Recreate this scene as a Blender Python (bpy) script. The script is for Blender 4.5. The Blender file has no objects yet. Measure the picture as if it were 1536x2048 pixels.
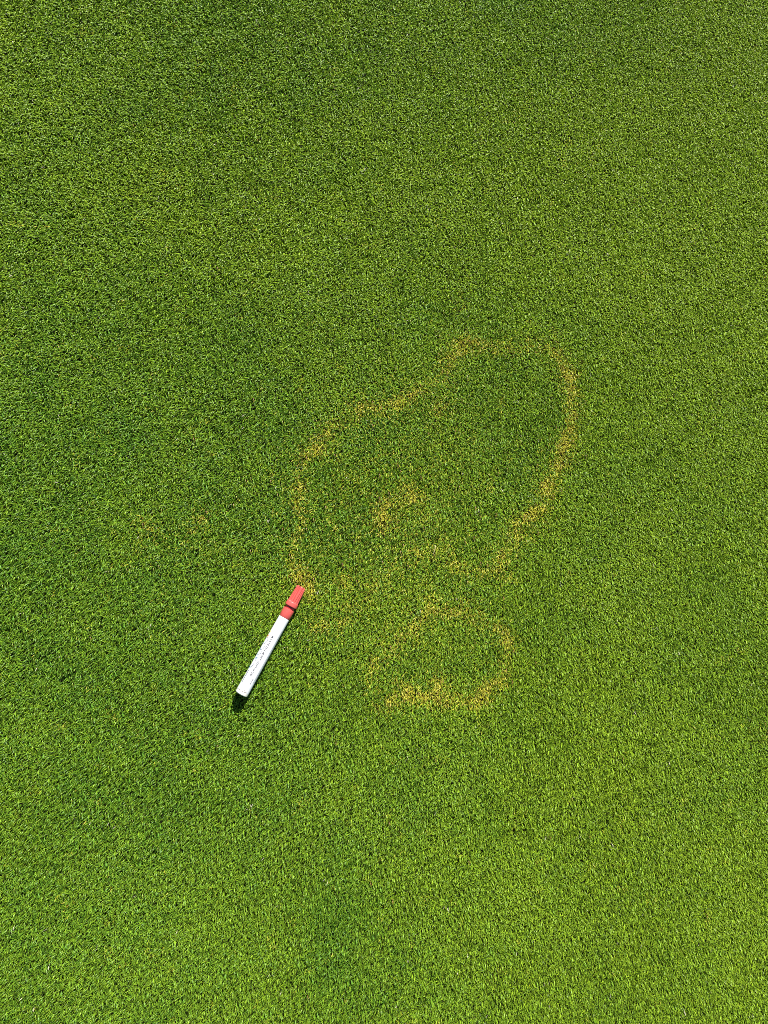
import bpy, bmesh, math, random
import numpy as np
from mathutils import Vector, Matrix

R = math.radians
scene = bpy.context.scene
COL = scene.collection

# ------------------------------------------------------------------ camera
CAM_H = 0.885
cam_data = bpy.data.cameras.new('camera')
cam_data.sensor_width = 36.0
cam_data.lens = 27.05
cam_data.clip_start = 0.01
cam_data.clip_end = 500.0
cam = bpy.data.objects.new('camera', cam_data)
COL.objects.link(cam)
TILT_X, TILT_Y = R(9.0), R(3.0)           # the phone leans a little to the upper right
fwd = Vector((math.tan(TILT_X), math.tan(TILT_Y), -1.0)).normalized()
right = fwd.cross(Vector((0, 1, 0))).normalized()
up = right.cross(fwd).normalized()
CX, CY = -0.14, -0.04
cam.matrix_world = Matrix(((right.x, up.x, -fwd.x, CX),
                           (right.y, up.y, -fwd.y, CY),
                           (right.z, up.z, -fwd.z, CAM_H),
                           (0, 0, 0, 1)))
scene.camera = cam
FPX = 2048 * cam_data.lens / 36.0


def ground(px, py, z=0.005):
    """point of the turf under a spot measured in the photograph"""
    d = fwd + right * ((px - 768) / FPX) + up * ((1024 - py) / FPX)
    t = (z - CAM_H) / d.z
    return (CX + d.x * t, CY + d.y * t)


# ------------------------------------------------------------------ light
SUN_EL, SUN_AZ = R(32.5), R(17.0)          # azimuth clockwise from +Y
world = bpy.data.worlds.new('World')
scene.world = world
world.use_nodes = True
wn = world.node_tree
bg = wn.nodes.get('Background') or wn.nodes.new('ShaderNodeBackground')
sky = wn.nodes.new('ShaderNodeTexSky')
sky.sky_type = 'NISHITA'
sky.sun_disc = False
sky.sun_elevation = SUN_EL
sky.sun_rotation = SUN_AZ
sky.altitude = 1500
sky.air_density = 1.0
sky.dust_density = 0.3
wn.links.new(sky.outputs['Color'], bg.inputs['Color'])
bg.inputs['Strength'].default_value = 0.06
sd = bpy.data.lights.new('sun', 'SUN')
sd.energy = 5.0
sd.angle = R(0.53)
sd.color = (1.0, 0.96, 0.89)
sun = bpy.data.objects.new('sun', sd)
COL.objects.link(sun)
sdir = Vector((math.sin(SUN_AZ) * math.cos(SUN_EL), math.cos(SUN_AZ) * math.cos(SUN_EL), math.sin(SUN_EL)))
sun.rotation_euler = sdir.to_track_quat('Z', 'Y').to_euler()
sun.location = sdir * 5

vs = scene.view_settings
vs.view_transform = 'Standard'
vs.look = 'None'
vs.exposure = 1.06
vs.gamma = 1.0
vs.use_curve_mapping = False
scene.cycles.max_bounces = 6
scene.cycles.diffuse_bounces = 3
scene.cycles.transmission_bounces = 3
scene.cycles.glossy_bounces = 2
scene.cycles.use_denoising = False      # a denoiser would smear the blades together
scene.cycles.filter_width = 0.9

# ------------------------------------------------------------------ node helpers


def new_mat(name):
    m = bpy.data.materials.new(name)
    m.use_nodes = True
    m.node_tree.nodes.clear()
    out = m.node_tree.nodes.new('ShaderNodeOutputMaterial')
    return m, m.node_tree, out


class NT:
    def __init__(s, nt):
        s.nt = nt

    def n(s, t, **kw):
        nd = s.nt.nodes.new(t)
        for k, v in kw.items():
            setattr(nd, k, v)
        return nd

    def put(s, sock, v):
        if isinstance(v, bpy.types.NodeSocket):
            s.nt.links.new(v, sock)
        elif v is not None:
            sock.default_value = v

    def math(s, op, a, b=None, clamp=False):
        nd = s.n('ShaderNodeMath', operation=op, use_clamp=clamp)
        s.put(nd.inputs[0], a)
        s.put(nd.inputs[1], b)
        return nd.outputs[0]

    def mix(s, f, a, b):
        nd = s.n('ShaderNodeMix', data_type='RGBA')
        s.put(nd.inputs[0], f)
        s.put(nd.inputs[6], a if isinstance(a, bpy.types.NodeSocket) else (*a, 1))
        s.put(nd.inputs[7], b if isinstance(b, bpy.types.NodeSocket) else (*b, 1))
        return nd.outputs[2]

    def noise(s, vec, scale, detail=2.0, rough=0.5):
        nd = s.n('ShaderNodeTexNoise')
        s.put(nd.inputs['Vector'], vec)
        nd.inputs['Scale'].default_value = scale
        nd.inputs['Detail'].default_value = detail
        nd.inputs['Roughness'].default_value = rough
        return nd.outputs['Fac']

    def remap(s, v, a, b, c=0.0, d=1.0):
        nd = s.n('ShaderNodeMapRange')
        nd.clamp = True
        s.put(nd.inputs['Value'], v)
        for k, x in zip(('From Min', 'From Max', 'To Min', 'To Max'), (a, b, c, d)):
            nd.inputs[k].default_value = x
        return nd.outputs[0]

    def attr(s, name, kind='GEOMETRY'):
        return s.n('ShaderNodeAttribute', attribute_name=name, attribute_type=kind)


# ------------------------------------------------------------------ grass blade material
def blade_material():
    m, nt, out = new_mat('bentgrass_blades')
    T = NT(nt)
    pos = T.n('ShaderNodeNewGeometry').outputs['Position']
    rnd = T.attr('blade_rand').outputs['Vector']
    sep = T.n('ShaderNodeSeparateXYZ')
    nt.links.new(rnd, sep.inputs[0])
    r1, r2, r3 = sep.outputs
    dry = T.attr('dry', 'INSTANCER').outputs['Fac']
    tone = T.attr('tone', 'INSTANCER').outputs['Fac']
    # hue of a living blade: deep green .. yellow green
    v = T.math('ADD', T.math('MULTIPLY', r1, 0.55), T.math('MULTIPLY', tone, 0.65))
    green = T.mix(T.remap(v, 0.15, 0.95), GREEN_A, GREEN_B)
    # each blade its own lightness
    br = T.remap(r2, 0, 1, 0.60, 1.40)
    hsv = T.n('ShaderNodeHueSaturation')
    nt.links.new(green, hsv.inputs['Color'])
    nt.links.new(br, hsv.inputs['Value'])
    # straw and yellowed blades
    thr = T.math('SUBTRACT', dry, r3)
    isdry = T.remap(thr, -0.03, 0.09)
    straw = T.mix(r2, (0.42, 0.41, 0.016), (0.55, 0.51, 0.070))
    straw = T.mix(T.remap(r1, 0.92, 0.97), straw, (0.30, 0.17, 0.060))
    c = T.mix(isdry, hsv.outputs['Color'], straw)
    # odd bleached blade
    fleck = T.math('MULTIPLY', T.attr('fleck', 'INSTANCER').outputs['Fac'], T.math('GREATER_THAN', r3, 0.975))
    c = T.mix(fleck, c, (0.62, 0.58, 0.42))
    pb = T.n('ShaderNodeBsdfPrincipled')
    nt.links.new(c, pb.inputs['Base Color'])
    pb.inputs['Roughness'].default_value = 0.42
    pb.inputs['Specular IOR Level'].default_value = 0.22
    tr = T.n('ShaderNodeBsdfTranslucent')
    tc = T.n('ShaderNodeHueSaturation')
    nt.links.new(c, tc.inputs['Color'])
    tc.inputs['Saturation'].default_value = 1.1
    tc.inputs['Value'].default_value = 0.9
    nt.links.new(tc.outputs['Color'], tr.inputs['Color'])
    mx = T.n('ShaderNodeMixShader')
    mx.inputs[0].default_value = 0.20
    nt.links.new(pb.outputs[0], mx.inputs[1])
    nt.links.new(tr.outputs[0], mx.inputs[2])
    nt.links.new(mx.outputs[0], out.inputs['Surface'])
    return m


GREEN_A = (0.085, 0.212, 0.015)
GREEN_B = (0.262, 0.390, 0.018)


def soil_material():
    m, nt, out = new_mat('thatch_soil')
    T = NT(nt)
    pos = T.n('ShaderNodeNewGeometry').outputs['Position']
    # beyond the blades that are built one by one the same short turf goes on
    sp = T.n('ShaderNodeSeparateXYZ')
    nt.links.new(pos, sp.inputs[0])
    far = T.math('MAXIMUM', T.math('ABSOLUTE', sp.outputs[0]), T.math('ABSOLUTE', sp.outputs[1]))
    far = T.remap(far, 1.45, 1.52)
    thatch = T.mix(T.noise(pos, 400, 3, 0.6), (0.010, 0.010, 0.005), (0.030, 0.027, 0.012))
    turf = T.mix(T.remap(T.noise(pos, 550, 3, 0.7), 0.35, 0.65), (0.030, 0.070, 0.010), (0.16, 0.23, 0.030))
    turf = T.mix(T.noise(pos, 1.3, 4, 0.6), turf, (0.085, 0.135, 0.018))
    c = T.mix(far, thatch, turf)
    pb = T.n('ShaderNodeBsdfPrincipled')
    nt.links.new(c, pb.inputs['Base Color'])
    pb.inputs['Roughness'].default_value = 0.95
    pb.inputs['Specular IOR Level'].default_value = 0.1
    bm_ = T.n('ShaderNodeBump')
    bm_.inputs['Strength'].default_value = 0.6
    bm_.inputs['Distance'].default_value = 0.003
    nt.links.new(T.noise(pos, 500, 3, 0.7), bm_.inputs['Height'])
    nt.links.new(bm_.outputs[0], pb.inputs['Normal'])
    nt.links.new(pb.outputs[0], out.inputs['Surface'])
    return m


# ------------------------------------------------------------------ the ground
def make_ground():
    # fine cells near the camera, wide ones out to the horizon
    a = [-150, -40, -10, -4, -2] + list(np.linspace(-1.5, 1.5, 31)) + [2, 4, 10, 40, 150]
    n = len(a)
    verts = [(x, y, 0.0) for y in a for x in a]
    faces = [(j * n + i, j * n + i + 1, (j + 1) * n + i + 1, (j + 1) * n + i) for j in range(n - 1) for i in range(n - 1)]
    me = bpy.data.meshes.new('ground')
    me.from_pydata(verts, [], faces)
    o = bpy.data.objects.new('ground', me)
    me.materials.append(soil_material())
    COL.objects.link(o)
    o['kind'] = 'structure'
    o['label'] = 'dark thatch and soil under the putting green turf'
    return o


make_ground()

# ------------------------------------------------------------------ 2D value noise in numpy
rng = np.random.default_rng(11)


def vnoise(x, y, freq, seed):
    g = np.random.default_rng(seed).random((257, 257))
    u = (x * freq + 1000.37)
    v = (y * freq + 1000.91)
    i = np.floor(u).astype(int)
    j = np.floor(v).astype(int)
    fu, fv = u - i, v - j
    fu = fu * fu * (3 - 2 * fu)
    fv = fv * fv * (3 - 2 * fv)
    i0, i1, j0, j1 = i % 257, (i + 1) % 257, j % 257, (j + 1) % 257
    return (g[j0, i0] * (1 - fu) + g[j0, i1] * fu) * (1 - fv) + (g[j1, i0] * (1 - fu) + g[j1, i1] * fu) * fv


def fbm(x, y, freq, seed, octs=3):
    s, a, t = 0, 1.0, 0
    for k in range(octs):
        s = s + a * vnoise(x, y, freq * 2 ** k, seed + k)
        t += a
        a *= 0.55
    return s / t


# ------------------------------------------------------------------ yellowed trails in the turf
TRAILS = [
    [(890, 740, .45), (900, 715, .8), (920, 690, .85), (955, 688, .8), (985, 696, .3), (1030, 690, .5),
     (1078, 684, .5), (1105, 695, .6), (1122, 712, .6), (1140, 742, .95), (1148, 770, .85), (1144, 800, .6),
     (1149, 850, .65), (1138, 880, .95), (1122, 925, .95), (1105, 955, .95), (1092, 990, 1.0), (1080, 1013, .85),
     (1060, 1030, .9), (1040, 1055, .95), (1024, 1082, .7), (1010, 1110, .7), (1000, 1136, .85), (980, 1143, .5),
     (945, 1143, .4), (915, 1132, .4), (905, 1112, .35), (885, 1098, .55), (860, 1108, .5), (815, 1105, .3)],
    [(865, 768, .4), (835, 780, .6), (805, 800, .7), (785, 815, .6), (755, 815, .65), (725, 816, .8),
     (700, 828, .3), (667, 850, .4), (652, 872, .8), (641, 886, .9), (618, 905, .8), (603, 935, .3),
     (597, 965, .45), (595, 995, .45), (603, 1050, .4), (588, 1100, .3), (585, 1125, .5), (600, 1150, .95),
     (612, 1168, .8), (622, 1188, .6)],
    [(860, 1215, .7), (858, 1237, .5), (838, 1250, .4), (800, 1272, .5), (785, 1295, .65), (765, 1300, .55),
     (750, 1322, .4), (742, 1352, .3), (752, 1395, .3), (772, 1410, .7), (792, 1400, .75), (815, 1385, .95),
     (842, 1396, .85), (868, 1392, .95), (905, 1400, .55), (935, 1407, .7), (962, 1397, .85), (985, 1372, .85),
     (1006, 1356, .6), (1012, 1325, .25), (1018, 1282, .8), (1006, 1260, .7), (985, 1245, .4), (960, 1236, .5),
     (930, 1225, .45), (895, 1222, .35), (860, 1215, .5)],
    [(882, 1360, .6), (880, 1385, .8)], [(890, 806, .6), (878, 815, .4)], [(822, 985, .8), (832, 998, .6)],
    [(775, 1005, .8), (764, 1044, .8)], [(800, 1032, .3), (795, 1040, .3)],
    [(288, 1046, .45), (302, 1062, .5)], [(412, 1032, .35), (392, 1055, .3), (378, 1075, .4)],
    [(685, 1163, .55), (705, 1168, .45)], [(640, 1250, .65), (668, 1256, .5), (690, 1236, .5), (705, 1215, .3)],
    [(735, 1190, .3), (765, 1160, .3)],
]


def dry_field(x, y):
    """share of yellowed blades at each tuft"""
    wx = x + 0.010 * (fbm(x, y, 60, 41) - 0.5) + 0.006 * (fbm(x, y, 160, 43) - .5)
    wy = y + 0.010 * (fbm(x, y, 60, 51) - 0.5) + 0.006 * (fbm(x, y, 160, 53) - .5)
    best = np.zeros_like(x)
    soft = np.zeros_like(x)
    for tr in TRAILS:
        P = [(*ground(a, b), s) for a, b, s in tr]
        for (x0, y0, s0), (x1, y1, s1) in zip(P[:-1], P[1:]):
            dx, dy = x1 - x0, y1 - y0
            t = np.clip(((wx - x0) * dx + (wy - y0) * dy) / (dx * dx + dy * dy), 0, 1)
            d = np.hypot(wx - x0 - t * dx, wy - y0 - t * dy)
            s = s0 + (s1 - s0) * t
            best = np.maximum(best, s * np.exp(-(d / (0.0062 + 0.0025 * s)) ** 2))
            soft = np.maximum(soft, s * np.exp(-(d / 0.02) ** 2))
    patch = fbm(x, y, 90, 61)
    f = best * np.clip((patch - 0.15) * 2.6, 0.18, 1.12) * 0.80 + 0.17 * soft
    # the turf inside the two rings is thinner and a little yellow
    for px, py, w, s in ((860, 950, .155, .075), (700, 1100, .12, .08), (890, 1310, .085, .06), (370, 1060, .07, .05), (800, 1000, .12, .05)):
        gx, gy = ground(px, py)
        f += s * np.exp(-(np.hypot(x - gx, y - gy) / w) ** 2) * (0.4 + 1.2 * patch)
    # small stray yellow flecks everywhere
    fl = fbm(x, y, 75, 71, 2)
    f += np.clip((fl - 0.74) * 3.0, 0, 0.14) + 0.010
    return np.clip(f, 0, 0.95)


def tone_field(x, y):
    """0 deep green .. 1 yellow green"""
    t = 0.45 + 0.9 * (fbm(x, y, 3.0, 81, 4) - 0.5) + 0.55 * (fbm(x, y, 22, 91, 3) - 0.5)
    for px, py, w, s in ((1480, 120, .35, .35), (1330, 1150, .16, -.12), (250, 800, .28, -.14),  # hue patches, plus light painted in at right and top left, shade at bottom
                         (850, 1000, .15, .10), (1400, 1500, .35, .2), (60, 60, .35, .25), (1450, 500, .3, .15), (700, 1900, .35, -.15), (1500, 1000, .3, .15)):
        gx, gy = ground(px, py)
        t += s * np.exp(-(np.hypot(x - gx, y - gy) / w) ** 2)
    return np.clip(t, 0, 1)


# ------------------------------------------------------------------ tufts of blades
def tuft_mesh(k, n_side, cell):
    """a small square of turf: blades rooted on a jittered grid so that squares join without seams"""
    g = np.random.default_rng(100 + k)
    V, F, A = [], [], []
    for b in range(n_side * n_side):
        bx = (b % n_side + .5 - n_side / 2 + (g.random() - .5) * 1.35) * cell
        by = (b // n_side + .5 - n_side / 2 + (g.random() - .5) * 1.35) * cell
        az = g.random() * 2 * math.pi
        h = Vector((math.cos(az) + GRAIN[0], math.sin(az) + GRAIN[1], 0)).normalized()
        lean0 = R(2 + 26 * g.random())
        lean1 = lean0 + R(8 + 34 * g.random())
        lean2 = lean1 + R(8 + 46 * g.random())
        L = 0.0042 + 0.0030 * g.random()
        w = 0.00022 + 0.00015 * g.random()          # half width
        z0 = 0.0002 + 0.0006 * g.random()
        tw = (g.random() - .5) * 1.5
        s = Vector((-h.y, h.x, 0)) * math.cos(tw) + h * math.sin(tw)
        s = (s + Vector((0, 0, (g.random() - .5) * 0.8))).normalized()
        p = Vector((bx, by, z0))
        base = len(V)
        seg = [(0.38, lean0), (0.30, lean1), (0.32, lean2)]
        V += [p - s * w * .8, p + s * w * .8]
        tip = 0.25 if g.random() < 0.5 else 0.6        # pointed or clipped tips
        top = 0.0052 + 0.0010 * g.random()             # the mower's height
        for q, (f, ln) in enumerate(seg):
            p = p + (h * math.sin(ln) + Vector((0, 0, math.cos(ln)))) * (L * f)
            p.z = min(p.z, top)
            wq = w * (1.0 if q < 2 else tip)
            V += [p - s * wq, p + s * wq]
            i = base + 2 * q
            F.append((i, i + 1, i + 3, i + 2))
        A += [g.random(3)] * 8
    me = bpy.data.meshes.new('grass_tuft')
    me.from_pydata([tuple(v) for v in V], [], F)
    at = me.attributes.new('blade_rand', 'FLOAT_VECTOR', 'POINT')
    at.data.foreach_set('vector', np.array(A, dtype=np.float32).ravel())
    me.materials.append(blade_mat)
    me.shade_smooth()
    return me


blade_mat = blade_material()
GRAIN = (-0.45, -0.40)                      # the turf is brushed a little this way
N_VAR, N_SIDE = 48, 5
BLADES_M2 = 0.67e6
CELL = 1 / math.sqrt(BLADES_M2)
tuft_objs = [bpy.data.objects.new('grass_tuft', tuft_mesh(k, N_SIDE, CELL)) for k in range(N_VAR)]
step = CELL * N_SIDE
hx, hy = 1.5, 1.5
TURN = R(27)
gx, gy = np.meshgrid(np.arange(-2.2, 2.2, step), np.arange(-2.2, 2.2, step))
gx = gx.ravel() + rng.uniform(-.04, .04, gx.size) * step
gy = gy.ravel() + rng.uniform(-.04, .04, gy.size) * step
gx, gy = gx * math.cos(TURN) - gy * math.sin(TURN), gx * math.sin(TURN) + gy * math.cos(TURN)
keep = (abs(gx) < hx) & (abs(gy) < hy)
gx, gy = gx[keep], gy[keep]
N = gx.size

MARK_A = ground(482.3, 1388.5, 0.012)      # butt of the marker
MARK_B = ground(603.5, 1174, 0.012)    # tip of its cap


def grass():
    me = bpy.data.meshes.new('grass')
    me.vertices.add(N)
    z = (fbm(gx, gy, 70, 5, 2) - .5) * 0.0014
    # turf pressed down under the marker
    ax, ay = MARK_A
    bx, by = MARK_B
    dx, dy = bx - ax, by - ay
    t = np.clip(((gx - ax) * dx + (gy - ay) * dy) / (dx * dx + dy * dy), 0, 1)
    d = np.hypot(gx - ax - t * dx, gy - ay - t * dy)
    z -= 0.0007 * np.exp(-(d / 0.006) ** 2)
    co = np.stack([gx, gy, z], 1).astype(np.float32)
    me.vertices.foreach_set('co', co.ravel())
    # grain: the turf leans in slowly changing directions
    la = (fbm(gx, gy, 9, 201, 3) - .5) * 0.5 + 0.16
    lb = (fbm(gx, gy, 9, 301, 3) - .5) * 0.5 - 0.17
    rot = np.zeros((N, 3), np.float32)
    rot[:, 0] = la + rng.normal(0, .04, N)
    rot[:, 1] = lb + rng.normal(0, .04, N)
    spin = TURN + rng.normal(0, .06, N).astype(np.float32)
    sc = (0.98 + 0.08 * rng.random(N) + 0.16 * (fbm(gx, gy, 45, 7, 2) - .5)).astype(np.float32)

    def add(name, typ, arr, key='value'):
        a = me.attributes.new(name, typ, 'POINT')
        a.data.foreach_set(key, np.ascontiguousarray(arr, dtype=np.float32 if typ != 'INT' else np.int32).ravel())
    add('lean', 'FLOAT_VECTOR', rot, 'vector')
    add('spin', 'FLOAT', spin)
    add('size', 'FLOAT', sc)
    add('variant', 'INT', rng.integers(0, N_VAR, N))
    add('dry', 'FLOAT', dry_field(gx, gy))
    add('fleck', 'FLOAT', (rng.random(N) > 0.975).astype(np.float32))
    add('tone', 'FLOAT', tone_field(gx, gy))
    me.materials.append(blade_mat)
    o = bpy.data.objects.new('grass', me)
    COL.objects.link(o)
    o['kind'] = 'stuff'
    o['label'] = 'closely mown bright green turf of a putting green with faint yellow rings'
    o['category'] = 'grass'

    ng = bpy.data.node_groups.new('scatter_tufts', 'GeometryNodeTree')
    ng.interface.new_socket('Geometry', in_out='INPUT', socket_type='NodeSocketGeometry')
    ng.interface.new_socket('Geometry', in_out='OUTPUT', socket_type='NodeSocketGeometry')
    nn, ll = ng.nodes, ng.links
    gi, go = nn.new('NodeGroupInput'), nn.new('NodeGroupOutput')
    m2p = nn.new('GeometryNodeMeshToPoints')
    ll.new(gi.outputs[0], m2p.inputs['Mesh'])
    joins = nn.new('GeometryNodeJoinGeometry')
    for ob in reversed(tuft_objs):
        oi = nn.new('GeometryNodeObjectInfo')
        oi.inputs['Object'].default_value = ob
        oi.inputs['As Instance'].default_value = False
        g2i = nn.new('GeometryNodeGeometryToInstance')
        ll.new(oi.outputs['Geometry'], g2i.inputs[0])
        ll.new(g2i.outputs[0], joins.inputs[0])
    iop = nn.new('GeometryNodeInstanceOnPoints')

    def named(nm, t):
        q = nn.new('GeometryNodeInputNamedAttribute')
        q.data_type = t
        q.inputs['Name'].default_value = nm
        return q.outputs[0]
    ll.new(m2p.outputs[0], iop.inputs['Points'])
    ll.new(joins.outputs[0], iop.inputs['Instance'])
    iop.inputs['Pick Instance'].default_value = True
    ll.new(named('variant', 'INT'), iop.inputs['Instance Index'])
    ll.new(named('lean', 'FLOAT_VECTOR'), iop.inputs['Rotation'])
    cx = nn.new('ShaderNodeCombineXYZ')
    for k in range(3):
        ll.new(named('size', 'FLOAT'), cx.inputs[k])
    ll.new(cx.outputs[0], iop.inputs['Scale'])
    ri = nn.new('GeometryNodeRotateInstances')
    ll.new(iop.outputs[0], ri.inputs['Instances'])
    cz = nn.new('ShaderNodeCombineXYZ')
    ll.new(named('spin', 'FLOAT'), cz.inputs[2])
    ll.new(cz.outputs[0], ri.inputs['Rotation'])
    ri.inputs['Local Space'].default_value = True
    ll.new(ri.outputs[0], go.inputs[0])
    md = o.modifiers.new('scatter_tufts', 'NODES')
    md.node_group = ng
    return o


grass()


# ------------------------------------------------------------------ plain materials
def plastic(name, col, rough=0.35, spec=0.5, grain=0.06, dirt=None, bump=0.00003, sss=0.0):
    m, nt, out = new_mat(name)
    T = NT(nt)
    oc = T.n('ShaderNodeTexCoord').outputs['Object']
    f = T.remap(T.noise(oc, 260, 4, .6), 0.3, 0.7)
    c = T.mix(f, tuple(x * (1 - grain) for x in col), tuple(min(x * (1 + grain), .85) for x in col))
    if dirt:
        sm = T.remap(T.noise(oc, 420, 5, .75), 0.62, 0.74, 0, 0.55)
        c = T.mix(sm, c, dirt)
    pb = T.n('ShaderNodeBsdfPrincipled')
    nt.links.new(c, pb.inputs['Base Color'])
    nt.links.new(T.remap(T.noise(oc, 700, 3, .6), 0.3, 0.7, rough * .8, rough * 1.3), pb.inputs['Roughness'])
    pb.inputs['Specular IOR Level'].default_value = spec
    if sss:
        pb.inputs['Subsurface Weight'].default_value = sss
        pb.inputs['Subsurface Radius'].default_value = (0.002, 0.0008, 0.0006)
    b = T.n('ShaderNodeBump')
    b.inputs['Strength'].default_value = 0.5
    b.inputs['Distance'].default_value = bump
    nt.links.new(T.noise(oc, 1500, 3, .6), b.inputs['Height'])
    nt.links.new(b.outputs[0], pb.inputs['Normal'])
    nt.links.new(pb.outputs[0], out.inputs['Surface'])
    return m


M_WHITE = plastic('white_printed_sleeve', (0.76, 0.765, 0.76), .38, .5, .015, (0.62, 0.60, 0.52))
M_IVORY = plastic('ivory_end_plug', (0.76, 0.73, 0.62), .45, .4, .03, (0.5, 0.42, 0.28))
M_RED = plastic('coral_red_plastic', (0.57, 0.085, 0.07), .42, .5, .06, (0.72, 0.28, 0.22))
M_DEEP = plastic('coral_red_neck', (0.46, 0.035, 0.035), .5, .4, .06)
M_INK = plastic('dark_print', (0.035, 0.035, 0.05), .5, .3, .05)
M_FAINT = plastic('grey_fine_print', (0.10, 0.12, 0.16), .5, .3, .05)
M_BLUE = plastic('blue_print', (0.02, 0.20, 0.42), .5, .3, .05)
M_ORANGE = plastic('orange_print', (0.75, 0.25, 0.06), .5, .3, .05)
M_YELLOW = plastic('pale_yellow_print', (0.80, 0.66, 0.32), .5, .3, .05)
M_BROWN = plastic('brown_print', (0.16, 0.12, 0.06), .5, .3, .05)
M_STRAW = plastic('dry_straw', (0.48, 0.44, 0.20), .6, .3, .1)

# ------------------------------------------------------------------ the marker
MM = 0.001
ROOT_Z = 0.0050 + 0.0069


def link(name, me, mat, parent=None, smooth=True):
    o = bpy.data.objects.new(name, me)
    me.materials.append(mat)
    if smooth:
        me.shade_smooth()
    COL.objects.link(o)
    if parent:
        o.parent = parent
    return o


def lathe(profile, n=96, rfun=None):
    """profile: (length along the marker, radius) in mm, axis +X; rfun scales r by angle"""
    V, F = [], []
    for (a, r) in profile:
        for k in range(n):
            th = 2 * math.pi * k / n
            rr = r if rfun is None else rfun(a, r, th)
            V.append((a * MM, math.sin(th) * rr * MM, math.cos(th) * rr * MM))
    for i in range(len(profile) - 1):
        for k in range(n):
            k2 = (k + 1) % n
            F.append((i * n + k, i * n + k2, (i + 1) * n + k2, (i + 1) * n + k))
    me = bpy.data.meshes.new('lathe')
    me.from_pydata(V, [], F)
    bm = bmesh.new()
    bm.from_mesh(me)
    # close the ends
    bm.verts.ensure_lookup_table()
    m = len(profile)
    if profile[0][1] > 0.01:
        bm.faces.new([bm.verts[k] for k in range(n)][::-1])
    if profile[-1][1] > 0.01:
        bm.faces.new([bm.verts[(m - 1) * n + k] for k in range(n)])
    bmesh.ops.recalc_face_normals(bm, faces=bm.faces)
    for e in bm.edges:
        if len(e.link_faces) == 2 and e.calc_face_angle(0) > R(32):
            e.smooth = False
    bm.to_mesh(me)
    bm.free()
    return me


marker = bpy.data.objects.new('paint_marker', None)
marker.empty_display_size = 0.02
COL.objects.link(marker)
marker['label'] = 'white and coral red paint marker lying on the mown green'
marker['category'] = 'marker'
adir = math.atan2(MARK_B[1] - MARK_A[1], MARK_B[0] - MARK_A[0])
LEN = math.hypot(MARK_B[0] - MARK_A[0], MARK_B[1] - MARK_A[1]) / MM
K = LEN / 140.0                       # all lengths below are for a 140 mm marker
marker.location = (MARK_A[0], MARK_A[1], ROOT_Z)
marker.rotation_euler = (0, R(1.3), adir)
marker.scale = (K, K, K)


def brad(a):
    """radius of the barrel, slightly swollen towards the butt"""
    return 7.6 - (a / 99.4) * 1.15


prof = [(4.0, brad(4))]
prof += [(a, brad(a)) for a in np.linspace(6, 98.6, 30)] + [(99.1, brad(99) - .08), (99.35, brad(99) - .3)]
barrel = link('barrel', lathe(prof), M_WHITE, marker)

plug = link('end_plug', lathe([(0.0, 5.2), (0.05, 6.3), (0.35, 6.9), (0.9, 7.46), (2.0, 7.52), (3.85, brad(4) - .02), (3.97, brad(4) - .18)]),
            M_IVORY, marker)
collar = link('collar', lathe([(99.4, 5.8), (99.5, 6.45), (99.8, 6.58), (104, 6.66), (109.8, 6.74), (110.4, 6.62), (110.65, 6.2), (110.7, 5.0)]), M_RED, marker)
neck = link('neck', lathe([(110.6, 5.55), (112.4, 5.6), (114.3, 5.7)]), M_DEEP, marker)


def flute(a, r, th):
    """paired grooves that run together towards the tip of the cap"""
    t = min(max((a - 119.6) / 19.6, 0), 1)
    if a < 119.5 or a > 139.7:
        return r
    rr = r
    for k in range(6):
        c = 2 * math.pi * (k + 0.42) / 6
        half = R(17 - 9.5 * t)
        for sg in (-1, 1):
            d = (th - c - sg * half + math.pi) % (2 * math.pi) - math.pi
            rr -= 1.05 * math.exp(-(d / R(4.2)) ** 2) * min(1, (a - 119.3) / 1.2)
        d = (th - c + math.pi) % (2 * math.pi) - math.pi
        if abs(d) < half:
            rr -= 0.14 * (1 - t)
    return rr


cap_prof = [(114.1, 5.4), (114.15, 7.2), (114.5, 7.42), (115.0, 7.46), (118.6, 7.12), (119.1, 7.0), (119.5, 6.78)]
cap_prof += [(a, 6.72 - (a - 119.6) / 20.0 * 1.22) for a in np.linspace(120.2, 138.9, 24)]
cap_prof += [(139.4, 5.40), (139.75, 5.2), (140.0, 4.8), (140.0, 3.7), (139.3, 3.5), (139.2, 0.5)]
cap = link('cap', lathe(cap_prof, 240, flute), M_RED, marker)


def on_barrel(a, off, lift=0.05):
    """a: mm from butt; off: mm to the side (as seen from above, + to the marker's left, the photo's left)"""
    r = brad(a) + lift
    s = max(-0.999, min(0.999, off / brad(a)))
    th = math.asin(s)
    return (a * MM, math.sin(th) * r * MM, math.cos(th) * r * MM)


def wrap(a, arc, lift=0.05):
    r = brad(a) + lift
    th = arc / brad(a)
    return (a * MM, math.sin(th) * r * MM, math.cos(th) * r * MM)


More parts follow.
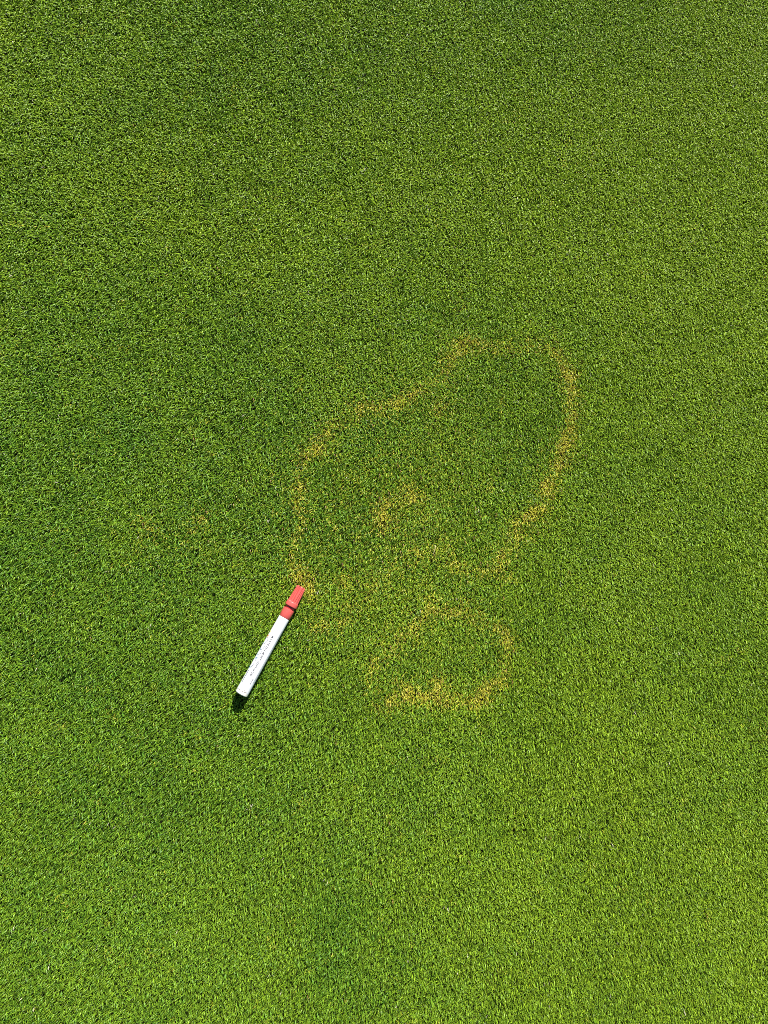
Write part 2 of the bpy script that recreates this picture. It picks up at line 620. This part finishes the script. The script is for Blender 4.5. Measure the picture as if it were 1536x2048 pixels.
def text_mesh(body, size, a0, a1, arc0, lift=0.05, height=None):
    """lettering printed round the barrel: reads from a0 (near the cap) to a1 (near the butt)"""
    cu = bpy.data.curves.new('lettering', 'FONT')
    cu.body = body
    cu.size = 1.0
    cu.resolution_u = 3
    cu.offset = 0.035
    to = bpy.data.objects.new('lettering', cu)
    COL.objects.link(to)
    dg = bpy.context.evaluated_depsgraph_get()
    me = bpy.data.meshes.new_from_object(to.evaluated_get(dg))
    bpy.data.objects.remove(to)
    bm = bmesh.new()
    bm.from_mesh(me)
    bmesh.ops.triangulate(bm, faces=bm.faces)
    xs = [v.co.x for v in bm.verts]
    x0, x1 = min(xs), max(xs)
    ys = [v.co.y for v in bm.verts]
    y0, y1 = min(ys), max(ys)
    for v in bm.verts:
        t = (v.co.x - x0) / (x1 - x0)
        a = a0 + (a1 - a0) * t
        arc = arc0 - (v.co.y - y0) / (y1 - y0) * size      # tops of the letters towards the photo's right
        v.co = Vector(wrap(a, arc, lift))
    bmesh.ops.recalc_face_normals(bm, faces=bm.faces)
    bm.to_mesh(me)
    bm.free()
    return me


# photo zoom pixels (scale 6.825, origin 440,1150) -> (a, off) on the barrel
UX, UY = 0.491, -0.871


def zp(x, y):
    dx, dy = x - 295, y - 1622
    along = dx * UX + dy * UY
    side = dx * UY - dy * UX           # + to the photo's left of the axis
    return along * 0.0835, -0.0 + (-(dx * 0.871 + dy * 0.491)) * 0.0835


def strip(points, width, name, lift=0.05):
    """a thin printed line through points given as (a, off)"""
    V, F = [], []
    fine = []
    for (p, q) in zip(points[:-1], points[1:]):
        m = max(2, int(math.hypot(q[0] - p[0], q[1] - p[1]) / 0.6))
        for k in range(m):
            fine.append((p[0] + (q[0] - p[0]) * k / m, p[1] + (q[1] - p[1]) * k / m))
    fine.append(points[-1])
    for i, p in enumerate(fine):
        a = fine[max(i - 1, 0)]
        b = fine[min(i + 1, len(fine) - 1)]
        d = Vector((b[0] - a[0], b[1] - a[1])).normalized()
        nrm = Vector((-d.y, d.x)) * width / 2
        V.append(on_barrel(p[0] + nrm.x, p[1] + nrm.y, lift))
        V.append(on_barrel(p[0] - nrm.x, p[1] - nrm.y, lift))
    for i in range(len(fine) - 1):
        F.append((2 * i, 2 * i + 1, 2 * i + 3, 2 * i + 2))
    me = bpy.data.meshes.new(name)
    me.from_pydata(V, [], F)
    return me


def join_meshes(meshes, name):
    bm = bmesh.new()
    for me in meshes:
        bm.from_mesh(me)
    me = bpy.data.meshes.new(name)
    bm.to_mesh(me)
    bm.free()
    return me


# slogan
a0 = zp(715, 825)[0]
a1 = zp(405, 1358)[0]
link('slogan_lettering', text_mesh('MARKS ON MOST SURFACES!', 2.45, a0, a1, 2.55), M_INK, barrel, False)
# small print near the butt and along the photo's right flank
pa, pb_ = zp(462, 1410), zp(418, 1487)
link('small_lettering', text_mesh('PERMANENT', 0.9, pa[0], pb_[0], pa[1] + 0.9), M_INK, barrel, False)
pa, pb_ = zp(850, 770), zp(450, 1470)
link('fine_print', text_mesh('Shake well. Press tip down until ink flows. Keep cap on when not in use. Keep away from heat and flame. Xylene free.',
     0.85, pa[0], pb_[0], pa[1] - 0.2), M_FAINT, barrel, False)
link('fine_print', text_mesh('For metal, glass, rubber, wood and plastic. Store flat, away from children. Made for outdoor and workshop use.',
     0.85, pa[0] + 1.0, pb_[0], pa[1] - 1.75), M_FAINT, barrel, False)

# outlined large lettering on the photo's left flank: only its upper edge shows
outline = [[(650, 850), (655, 872), (640, 905), (612, 935), (592, 938)],
           [(600, 950), (606, 972), (590, 1000), (560, 1015), (545, 1012)],
           [(560, 1030), (566, 1046), (555, 1066), (530, 1078), (512, 1076)],
           [(520, 1088), (524, 1105), (508, 1122), (494, 1120)],
           [(488, 1135), (492, 1152), (475, 1168)],
           [(470, 1178), (466, 1200), (445, 1230), (420, 1252), (408, 1250)],
           [(396, 1292), (375, 1328), (350, 1370), (322, 1420), (305, 1452)]]
ms = [strip([zp(*p) for p in pl], 0.55, 'outline') for pl in outline]
link('logo_outline', join_meshes(ms, 'logo_outline'), M_FAINT, barrel, False)


def patch(poly, name, lift=0.06):
    pts = [zp(*p) for p in poly]
    mx, my = sum(p[0] for p in pts) / len(pts), sum(p[1] for p in pts) / len(pts)
    pts = [(mx + (p[0] - mx) * 1.25, my + (p[1] - my) * 1.25) for p in pts]
    cx = sum(p[0] for p in pts) / len(pts)
    cy = sum(p[1] for p in pts) / len(pts)
    V = [on_barrel(cx, cy, lift)] + [on_barrel(*p, lift) for p in pts]
    F = [(0, i + 1, (i + 1) % len(pts) + 1) for i in range(len(pts))]
    me = bpy.data.meshes.new(name)
    me.from_pydata(V, [], F)
    return me


blues = [[(574, 948), (583, 912), (600, 930), (596, 946)], [(540, 1006), (560, 992), (574, 1008), (545, 1028), (534, 1018)],
         [(500, 1078), (510, 1052), (535, 1062), (528, 1088), (508, 1094)], [(398, 1252), (404, 1232), (424, 1240), (418, 1264), (404, 1262)],
         [(486, 1128), (496, 1118), (504, 1130), (494, 1138)]]
link('logo_blue_print', join_meshes([patch(b, 'blue') for b in blues], 'logo_blue_print'), M_BLUE, barrel, False)
link('logo_orange_print', patch([(640, 840), (648, 818), (664, 815), (660, 834), (648, 850)], 'orange'), M_ORANGE, barrel, False)
link('logo_yellow_print', patch([(668, 805), (690, 748), (706, 732), (700, 756), (678, 806)], 'yellow'), M_YELLOW, barrel, False)

# broken line with an arrow head round the butt
cut = [[(245, 1532), (292, 1556)], [(300, 1548), (316, 1572), (348, 1550)], [(336, 1582), (372, 1596)]]
link('cut_line', join_meshes([strip([zp(*p) for p in pl], 0.55, 'cut') for pl in cut], 'cut_line'), M_BROWN, barrel, False)


# ------------------------------------------------------------------ a loose straw on the turf
def loose_straw():
    x0, y0 = ground(871, 1091, .006)
    x1, y1 = ground(865.5, 1110, .006)
    V, F = [], []
    n, m = 6, 9
    d = Vector((x1 - x0, y1 - y0, 0))
    L = d.length
    d.normalize()
    s = Vector((-d.y, d.x, 0))
    for i in range(m):
        t = i / (m - 1)
        c = d * (L * (t - .5)) + s * (0.0004 * math.sin(t * 3.1)) + Vector((0, 0, 0.0006 * math.sin(t * 3)))
        r = 0.00042 * (1 - .3 * t)
        for k in range(n):
            a = 2 * math.pi * k / n
            V.append(c + s * (r * math.cos(a)) + Vector((0, 0, r * math.sin(a))))
    for i in range(m - 1):
        for k in range(n):
            F.append((i * n + k, i * n + (k + 1) % n, (i + 1) * n + (k + 1) % n, (i + 1) * n + k))
    F.append(tuple(range(n))[::-1])
    F.append(tuple((m - 1) * n + k for k in range(n)))
    me = bpy.data.meshes.new('dry_straw')
    me.from_pydata([tuple(v) for v in V], [], F)
    o = link('dry_straw', me, M_STRAW)
    o.location = ((x0 + x1) / 2, (y0 + y1) / 2, 0.0062)
    o['label'] = 'single thin dry straw lying on the turf inside the yellow ring'
    o['category'] = 'straw'


loose_straw()
